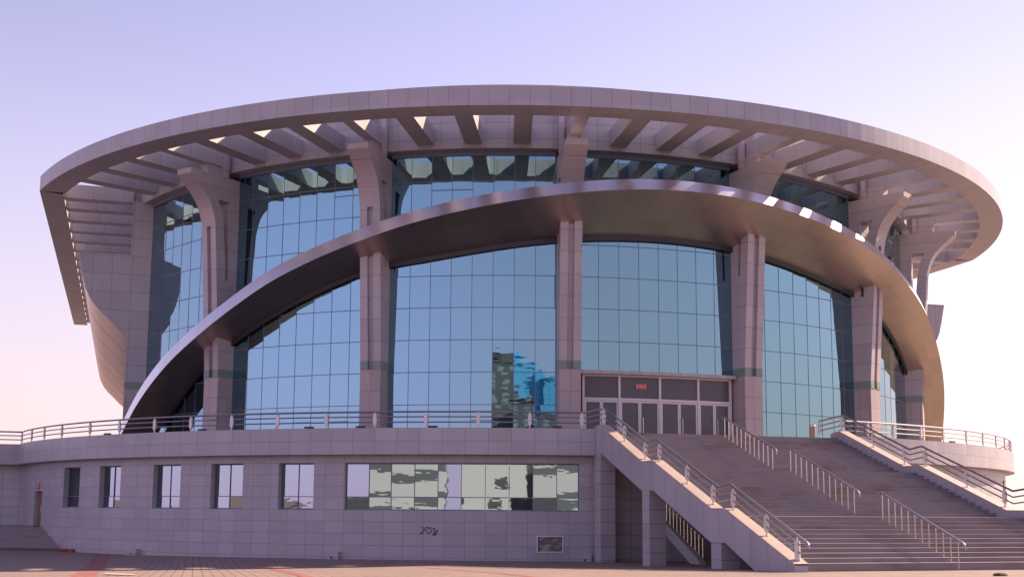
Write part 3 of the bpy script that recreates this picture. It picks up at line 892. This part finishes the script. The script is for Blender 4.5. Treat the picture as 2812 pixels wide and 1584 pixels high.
# tread list: y of nosing and level
y, z = -36.9, 6.2
prof = [(y, z)]
for n, tread, land in ((13, 0.43, 1.44), (13, 0.43, 1.84), (11, 0.436, 0)):
    for i in range(n):
        z -= 0.15
        prof.append((y, z))
        y -= tread if i < n - 1 else land
        if not (i == n - 1 and land == 0): prof.append((y, z))
prof = prof[:-1] if prof[-1][1] == z and land else prof
b = MB()
for (ya, za), (yb, zb) in zip(prof[:-1], prof[1:]):
    b.face([(XS0, ya, za), (XS1, ya, za), (XS1, yb, zb), (XS0, yb, zb)])
    if abs(za - zb) < 1e-6 and ya - yb < 3:
        # chamfered nosing, a little proud of the riser
        b.face([(XS0, yb - 0.008, zb - 0.025), (XS1, yb - 0.008, zb - 0.025), (XS1, yb + 0.012, zb + 0.002), (XS0, yb + 0.012, zb + 0.002)], None, 1)
yl, zl = prof[-1]
b.face([(XS0, yl, zl), (XS1, yl, zl), (XS1, yl, zl - 0.4), (XS0, yl, zl - 0.4)])
# underside slab
for (ya, za), (yb, zb) in (((-36.3, 5.6), (-37.2, 5.6)), ((-37.2, 5.6), (-42.4, 3.75)), ((-42.4, 3.75), (-43.7, 3.75)), ((-43.7, 3.75), (-49.0, 1.8)), ((-49.0, 1.8), (-50.5, 1.8)), ((-50.5, 1.8), (-55, 0.0))):
    b.face([(XS0, ya, za), (XS1, ya, za), (XS1, yb, zb), (XS0, yb, zb)])
stp('steps', b, [M_STEP, plain('step_nosing_stone', (0.225, 0.183, 0.192), 0.75)])
TOP = [(-36.9, 6.53), (-37.1, 6.53), (-42.5, 4.58), (-43.66, 4.58), (-49.34, 2.58), (-50.48, 2.58), (-55.44, 0.82)]
LOW = [(-55.44, 0.3), (-53.1, 0.3), (-50.44, 1.33), (-49.2, 1.33), (-43.66, 3.31), (-42.42, 3.31), (-37.18, 5.18), (-36.2, 5.18)]
loop = [(-36.2, 6.44)] + TOP + LOW
for x0, x1 in ((-6.0, -5.53), (7.0, 7.47)):
    b = MB()
    b.prism(loop, lambda a, z, t: Vector((t, a, z)), x0, x1)
    so_ = stp('stringer', b, M_STRING)
    c = MB()
    tops = [(-36.2, 6.44)] + TOP
    for (ya, za), (yb, zb) in zip(tops[:-1], tops[1:]):
        q = []
        for yy, zz in ((ya, za), (yb, zb)):
            for x in (x0 - 0.015, x1 + 0.015): q.append(Vector((x, yy, zz)))
        a0, a1, b0, b1 = q
        dn = Vector((0, 0, -0.045)); up = Vector((0, 0, 0.006))
        c.hexa([a0 + dn, a1 + dn, b1 + dn, b0 + dn, a0 + up, a1 + up, b1 + up, b0 + up])
    c.build('coping', M_COPING, so_)
    xp = (-6.0, -5.25) if x0 < 0 else (6.72, 7.47)
    for (ya, yb, zt) in ((-37.17, -36.3, 5.19), (-43.25, -42.45, 3.305), (-50.1, -49.25, 1.325)):
        c = MB(); c.aabox(xp[0] + 0.004, xp[1], ya, yb, -0.4, zt); stp('pier', c, M_PIER)

# basement stair seen under the big one
SS = thing('basement_stair', 'narrow stair under the grand staircase with sunlit treads and balusters', 'staircase', (0, -39, 0.1))
b = MB()
nst, y0s, z0s = 13, -41.6, 0.05
for i in range(nst):
    ya, yb = y0s + 0.38 * i, y0s + 0.38 * (i + 1)
    z0, z1 = z0s + 0.155 * i, z0s + 0.155 * (i + 1)
    b.face([(-2.7, ya, z0), (5.8, ya, z0), (5.8, ya, z1), (-2.7, ya, z1)]); b.face([(-2.7, ya, z1), (5.8, ya, z1), (5.8, yb, z1), (-2.7, yb, z1)])
o = b.build('steps', M_STEP, SS); o.location = (0, 39, -0.1)
b = MB()
b.prism([(-41.9, 0.02), (-41.4, 0.4), (-36.5, 2.45), (-36.5, 1.9), (-40.9, 0.02)], lambda a, z, t: Vector((t, a, z)), -3.0, -2.7)
o = b.build('stringer', M_PIER, SS); o.location = (0, 39, -0.1)
b = MB(); b.tube([(-2.85, -42.1, 1.25), (-2.85, -41.7, 1.3), (-2.85, -36.5, 3.35)], 0.04); o = b.build('handrail', M_STEELDARK, SS); o.location = (0, 39, -0.1)
b = MB(); b.tube([(0, 0, -0.9), (0, 0, 0.0)], 0.022, 6); meb = b.mesh('baluster', [M_STEEL])
for i in range(13):
    yy = -41.7 + 0.4 * i
    link('baluster', meb, SS, 0, (-2.85, yy + 39, 1.3 + (yy + 41.7) * 0.394 - 0.1))

# ------------------------------------------------------------------ railings
def post_mesh(h, thick=False):
    b = MB()
    if thick:
        b.lathe([(0.0, 0.0), (0.095, 0.0), (0.095, 0.62), (0.0, 0.63)], 14)
        b.lathe([(0.03, 0.63), (0.03, h)], 8)
    else:
        b.lathe([(0.0, 0.0), (0.06, 0.0), (0.06, 0.012), (0.036, 0.02), (0.036, 0.16)], 10)
        w0, w1 = 0.05, 0.088
        zs = [0.14, 0.17, 0.19, h - 0.17, h - 0.13, h - 0.04]
        ws = [w0, w0, w1, w1, w0, w0 * 0.7]
        for i in range(len(zs) - 1):
            c = []
            for z_, w_ in ((zs[i], ws[i]), (zs[i + 1], ws[i + 1])):
                for x_, y_ in ((-w_, -0.045), (w_, -0.045), (w_, 0.045), (-w_, 0.045)): c.append(Vector((x_, y_, z_)))
            b.hexa(c)
    return b.mesh('post', [M_POST])
ME_POST, ME_END = post_mesh(0.80), post_mesh(0.80, True)
RH = (0.79, 0.545, 0.285); RR = (0.048, 0.035, 0.035); RN = ('top_rail', 'middle_rail', 'bottom_rail')

def arc_rail(psis, posts_, label, extra=None, first=None):
    tg_ = thing('terrace_railing', label, 'railing', P(psis[len(psis) // 2], 36.82, 6.38))
    off = -Vector(tg_.location)
    for h, r_, nm in zip(RH, RR, RN):
        pts = [P(p, 36.82, 6.38 + h) for p in psis]
        if extra: pts = [Vector((x, y, 6.38 + h)) for x, y in extra] + pts
        if first: pts = pts + [Vector((x, y, 6.38 + h + dz)) for x, y, dz in first]
        b = MB(); b.tube(pts, r_, 8); o = b.build(nm, M_STEELDARK, tg_, weld=True); o.location = off
    for p in posts_:
        q = P(p, 36.82, 6.38) if not isinstance(p, tuple) else Vector((*p[:2], 6.38))
        link('post', ME_POST, tg_, R(p) if not isinstance(p, tuple) else 0, q + off)
posts_l = [-74.9, -69.8, -65.6, -61.25, -55.9, -51.4, -46.85, -42.75, -38.6, -34.35, -30.15, -26.2, -22.2, -18.2, -14.3, -10.36]
wy = P(-75.0, 36.82, 0).y
arc_rail(frange(-75.0, -10.0, 2.0), posts_l + [(-38.6, wy), (-41.4, wy), (-44.2, wy)], 'steel terrace railing left of the staircase above the podium windows', extra=[(-49.5, wy), (-38, wy)], first=[(-5.77, -36.95, 0.15)])
arc_rail(frange(12.0, 108.0, 2.0), [12.4, 15.2, 18.4, 22.2, 25.8, 30.3, 34.4, 38.7, 42.9, 46.9, 50.9, 55, 59, 63, 67, 71, 75, 79, 83, 87, 91, 95, 99, 103, 107], 'curved steel terrace railing right of the staircase on the sunlit parapet')

def top_z(yy):
    for (ya, za), (yb, zb) in zip(TOP[:-1], TOP[1:]):
        if yb <= yy <= ya: return za + (zb - za) * (ya - yy) / (ya - yb)
    return 0.82
def stair_rail(x, label):
    tg_ = thing('stair_railing', label, 'railing', (x, -46, 0.5))
    off = Vector((-x, 46, -0.5))
    path = ([(-34.7, 6.42)] if x > 0 else []) + [(-37.05, 6.56), (-37.2, 6.53), (-42.62, 4.56), (-43.55, 4.66), (-49.45, 2.56), (-50.4, 2.66), (-55.3, 0.88)]
    for h, r_, nm in zip(RH, RR, RN):
        pts = [Vector((x, a, z_ + h)) for a, z_ in path]
        if nm == 'top_rail': pts += [Vector((x, -55.75, 0.88 + h - 0.16)), Vector((x, -55.85, 0.88 + h - 0.24)), Vector((x, -55.87, 0.88 + h - 0.36))]
        b = MB(); b.tube(pts, r_, 8); o = b.build(nm, M_STEELDARK, tg_, weld=True); o.location = off
    if x > 0: link('post', ME_POST, tg_, 0, Vector((x, -34.8, 6.38)) + off)
    for yy in (-37.0, -39.7, -42.2, -43.8, -46.6, -48.95, -50.62, -53.1):
        o = link('post', ME_POST, tg_, R(-20), Vector((x, yy, top_z(yy))) + off)
    link('end_post', ME_END, tg_, 0, Vector((x, -55.15, top_z(-55.15))) + off)
stair_rail(-5.74, 'steel railing on the left stair parapet beside the podium wall')
stair_rail(7.24, 'steel railing on the right stair parapet in front of the lit terrace')

def centre_rail(ya, za, yb, zb, label):
    tg_ = thing('handrail', label, 'handrail', (0.45, ya, za - 0.9), 0, 'handrails down the middle of the stairs')
    off = Vector((-0.45, -ya, -(za - 0.9)))
    b = MB()
    d = Vector((0, yb - ya, zb - za)); d.normalize()
    A, B = Vector((0.45, ya, za)), Vector((0.45, yb, zb))
    b.tube([A - d * 0.02 + Vector((0, 0.18, -0.02)), A, B, B + d * 0.12 + Vector((0, 0, -0.04)), B + d * 0.14 + Vector((0, 0, -0.2))], 0.044, 8)
    o = b.build('rail', M_STEELDARK, tg_, weld=True); o.location = off
    b = MB(); b.tube([(0, 0, -0.97), (0, 0, 0)], 0.023, 6); me = b.mesh('baluster', [M_STEEL])
    n = 12
    for i in range(n):
        t_ = 0.02 + 0.93 * i / (n - 1)
        q = A.lerp(B, t_)
        link('baluster', me, tg_, 0, q + off)
centre_rail(-37.25, 7.06, -42.4, 5.24, 'upper handrail in the middle of the stairs before the doors')
centre_rail(-43.65, 5.22, -48.95, 3.28, 'middle handrail of the staircase between the two landings')
centre_rail(-50.5, 3.22, -55.2, 1.48, 'lowest handrail of the staircase near the pavement')

# ------------------------------------------------------------------ terrace lamps, bin
b = MB()
b.aabox(-0.22, 0.22, -0.10, 0.10, 0.03, 0.11); b.aabox(-0.10, 0.10, -0.05, 0.05, 0.0, 0.03)
me_fl = b.mesh('housing', [M_BLACKPL])
lamp_lab = {-53.4: 'black floodlight lying on the parapet left of the corner pylon', -41.7: 'black floodlight on the parapet below the first curved column',
            -31.7: 'black floodlight on the parapet in the second glass bay', -27.4: 'black floodlight just right of the second curved column',
            -21.7: 'black floodlight on the parapet in the middle of the third glass bay', -12.2: 'black floodlight on the parapet beside the doors',
            27.6: 'black floodlight behind the sunlit right parapet'}
for p_, lab in lamp_lab.items():
    tg_ = thing('floodlight', lab, 'floodlight', P(p_, 36.7 if p_ < 0 else 36.75, 6.38), R(p_), 'floodlights on the terrace parapet')
    link('housing', me_fl, tg_)
    b = MB(); b.aabox(-0.19, 0.19, 0.101, 0.106, 0.045, 0.095); b.build('lens', M_GLASSDARK, tg_)
bn = thing('litter_bin', 'brown metal litter bin standing at the top of the stairs by the right railing', 'bin', (7.05, -34.35, 6.2))
b = MB(); b.lathe([(0, 0.02), (0.17, 0.02), (0.17, 0.80), (0.15, 0.83), (0, 0.83)], 16); b.build('body', plain('bin_metal', (0.34, 0.24, 0.19), 0.45, 0.3), bn)
b = MB(); b.lathe([(0.178, 0.76), (0.178, 0.80), (0.165, 0.80)], 16); b.build('rim', M_STEEL, bn)

# ------------------------------------------------------------------ side steps at the left
LS = thing('side_steps', 'dark worn side steps climbing to the brown service door in the left corner', 'steps', (-35, -17, 0))
b = MB()
dv = Vector((-0.39, -0.92, 0)); dv.normalize(); tv = Vector((-dv.y, dv.x, 0))
base0 = 26.45
nS = 8
for i in range(nS):
    ztop = 1.2 - 0.165 * i
    d0 = 20.0 if i == 0 else base0 + 0.31 * (i - 1)
    d1 = base0 + 0.31 * i
    # right end follows the wall
    def wallx(d_):
        for s10 in range(0, 600):
            s_ = 10 - s10 * 0.1
            q = dv * d_ + tv * s_
            if q.length > RW - 0.12 and q.x < -20: return s_
        return 0
    e0, e1 = wallx(d0), wallx(d1)
    A0, A1 = dv * d0 + tv * e0, dv * d1 + tv * e1
    B0, B1 = dv * d0 + tv * (e0 - 26), dv * d1 + tv * (e1 - 26)
    b.face([A0 + Z * ztop, A1 + Z * ztop, B1 + Z * ztop, B0 + Z * ztop])
    b.face([A1 + Z * ztop, B1 + Z * ztop, B1 + Z * (ztop - 0.165), A1 + Z * (ztop - 0.165)])
    if i == nS - 1: b.face([A1 + Z * ztop, B1 + Z * ztop, B1 - Z * 0.6, A1 - Z * 0.6])
o = b.build('treads', M_STEP, LS); o.location = (35, 17, 0)

# loose bricks and a board on the paving
for i, (x, y_, rz, lab) in enumerate(((-31.75, -18.6, 0.3, 'single red brick at the left end of a small heap by the side steps'), (-31.25, -18.75, 1.2, 'red brick lying in the middle of the small heap by the side steps'), (-30.85, -18.9, 2.0, 'red brick nearest the wall in the small heap by the side steps'))):
    b = MB(); s = 1.0
    b.aabox(-0.26, 0.26, -0.13, 0.13, 0, 0.16)
    o = b.build('brick', M_BRICK); o.location = (x, y_, zg(y_)); o.rotation_euler = (0, 0.1 * (i - 1), rz)
    tag(o, lab, 'brick', 'loose bricks by the side steps')
b = MB(); b.aabox(-0.42, 0.42, -0.10, 0.10, 0.0, 0.035)
o = b.build('wooden_board', plain('weathered_wood', (0.42, 0.34, 0.27), 0.8)); o.location = (-26.7, -52.3, zg(-52.3) + 0.02); o.rotation_euler = (R(6), R(3), 0.05)
tag(o, 'thin wooden board lying on the pavement beside the red stripe', 'board')
b = MB(); b.lathe([(0, 0), (0.2, 0.0), (0.24, 0.05), (0.19, 0.12), (0.08, 0.15), (0, 0.155)], 9)
o = b.build('rag', plain('dark_cloth', (0.09, 0.045, 0.05), 0.9, bump=0.8, nscale=9)); o.location = (-1.9, -60.0, zg(-60) - 0.01); o.scale = (1.0, 0.7, 0.7)
tag(o, 'crumpled dark rag on the pavement at the right of the stairs', 'rag')

# ------------------------------------------------------------------ city behind the camera (seen mirrored in the windows) and far away
def facade_mat(name, base, win, wx, wz, fx, fz):
    m, n, l, p = mat(name)
    uv = n.new('ShaderNodeUVMap'); s = n.new('ShaderNodeSeparateXYZ'); l.new(uv.outputs[0], s.inputs[0])
    fu = math_node(n, l, 'FRACT', math_node(n, l, 'DIVIDE', s.outputs[0], wx)); fv = math_node(n, l, 'FRACT', math_node(n, l, 'DIVIDE', s.outputs[1], wz))
    a = math_node(n, l, 'MULTIPLY', math_node(n, l, 'LESS_THAN', math_node(n, l, 'ABSOLUTE', math_node(n, l, 'SUBTRACT', fu, 0.5)), fx / 2), math_node(n, l, 'LESS_THAN', math_node(n, l, 'ABSOLUTE', math_node(n, l, 'SUBTRACT', fv, 0.5)), fz / 2))
    c = n.new('ShaderNodeMix'); c.data_type = 'RGBA'; l.new(a, c.inputs['Factor']); c.inputs[6].default_value = (*base, 1); c.inputs[7].default_value = (*win, 1)
    l.new(c.outputs[2], p.inputs['Base Color']); p.inputs['Roughness'].default_value = 0.6
    return m
M_CREAM = facade_mat('cream_render', (0.56, 0.56, 0.58), (0.07, 0.08, 0.09), 8.5, 4.6, 0.26, 0.30)
M_CREAM2 = facade_mat('banded_render', (0.54, 0.54, 0.57), (0.12, 0.13, 0.15), 60.0, 5.6, 0.98, 0.30)
M_TOWER = facade_mat('dark_brick_tower', (0.10, 0.09, 0.10), (0.24, 0.25, 0.28), 2.6, 3.2, 0.5, 0.45)
M_BLUE = facade_mat('painted_sky_blue', (0.09, 0.34, 0.62), (0.12, 0.42, 0.74), 3.0, 3.4, 0.9, 0.85)  # saturated sky reflection painted as plain blue on added blocks
def block(name, cx, cy, w, d, h, rz, m, label, cat='building', roofh=1.0):
    t_ = thing(name, label, cat, (cx, cy, zg(cy) - 0.3), rz)
    b = MB(); b.aabox(-w / 2, w / 2, -d / 2, d / 2, 0, h); b.build('wall', m, t_)
    b = MB(); b.aabox(-w / 2 - 0.4, w / 2 + 0.4, -d / 2 - 0.4, d / 2 + 0.4, h, h + 0.5); b.aabox(-w * 0.12, w * 0.12, -d * 0.3, d * 0.3, h + 0.5, h + 0.5 + 2.2 * roofh); b.build('roof', M_CREAM2 if m in (M_CREAM, M_CREAM2) else m, t_)
    b = MB(); b.aabox(-1.2, 1.2, d / 2, d / 2 + 0.15, 0, 2.6); b.build('door', M_DARK, t_)
    return t_
block('apartment_block', -103, -150, 46, 12, 13.0, R(-27), M_CREAM2, 'long cream apartment block with dark ribbon windows mirrored in the podium window')
block('apartment_block', -61, -171, 34, 12, 12.0, R(-25), M_CREAM, 'cream apartment block with square windows mirrored in the podium window')
block('shop_building', -27, -188, 26, 10, 12.5, R(-22), M_CREAM2, 'cream shop building across the plaza mirrored at the right of the podium window')
block('dark_block', -68, -192, 17, 12, 33.0, R(-22), M_TOWER, 'dark brick office tower, the tallest dark block mirrored in the tall glass')
block('dark_block', -50, -192, 16, 10, 23.5, R(-18), M_TOWER, 'lower added dark block in place of trees before the blue blocks in the mirrored skyline')  # this block and the next are added in place of dark trees
block('dark_block', -33, -194, 14, 10, 18.5, R(-14), M_TOWER, 'lowest dark block, added in place of trees, mirrored just above the terrace railing')
block('blue_stand_in', -53, -206, 15, 10, 34.0, R(-18), M_BLUE, 'tallest of four added blue blocks standing in for sky reflection, mirrored beside the dark tower')
block('blue_stand_in', -39, -208, 14, 10, 31.0, R(-14), M_BLUE, 'second tallest of four added blue blocks standing in for sky reflection in the mirrored skyline')
block('blue_stand_in', -25, -210, 14, 10, 27.0, R(-10), M_BLUE, 'third tallest of four added blue blocks standing in for sky reflection in the mirrored skyline')
block('blue_stand_in', -11, -211, 14, 10, 22.0, R(-6), M_BLUE, 'lowest of four added blue blocks standing in for sky reflection, mirrored above the terrace railing')
block('apartment_block', -190, -170, 40, 14, 17.0, R(48), M_CREAM, 'distant cream apartment block mirrored in the small left windows')
block('apartment_block', 60, -240, 60, 14, 12.0, R(-10), M_CREAM, 'cream apartment block far to the right across the plaza')
block('far_building', -150, 330, 26, 14, 13, 0.2, plain('haze_tinted_wall', (0.80, 0.66, 0.70), 0.9), 'pale hazy building on the skyline behind the left railing')  # distance haze is painted into the pale wall colours of both far buildings
block('far_building', -120, 360, 14, 12, 10, 0.1, plain('haze_tinted_wall_grey', (0.70, 0.60, 0.68), 0.9), 'small haze-tinted grey building on the skyline right of the hazy one')
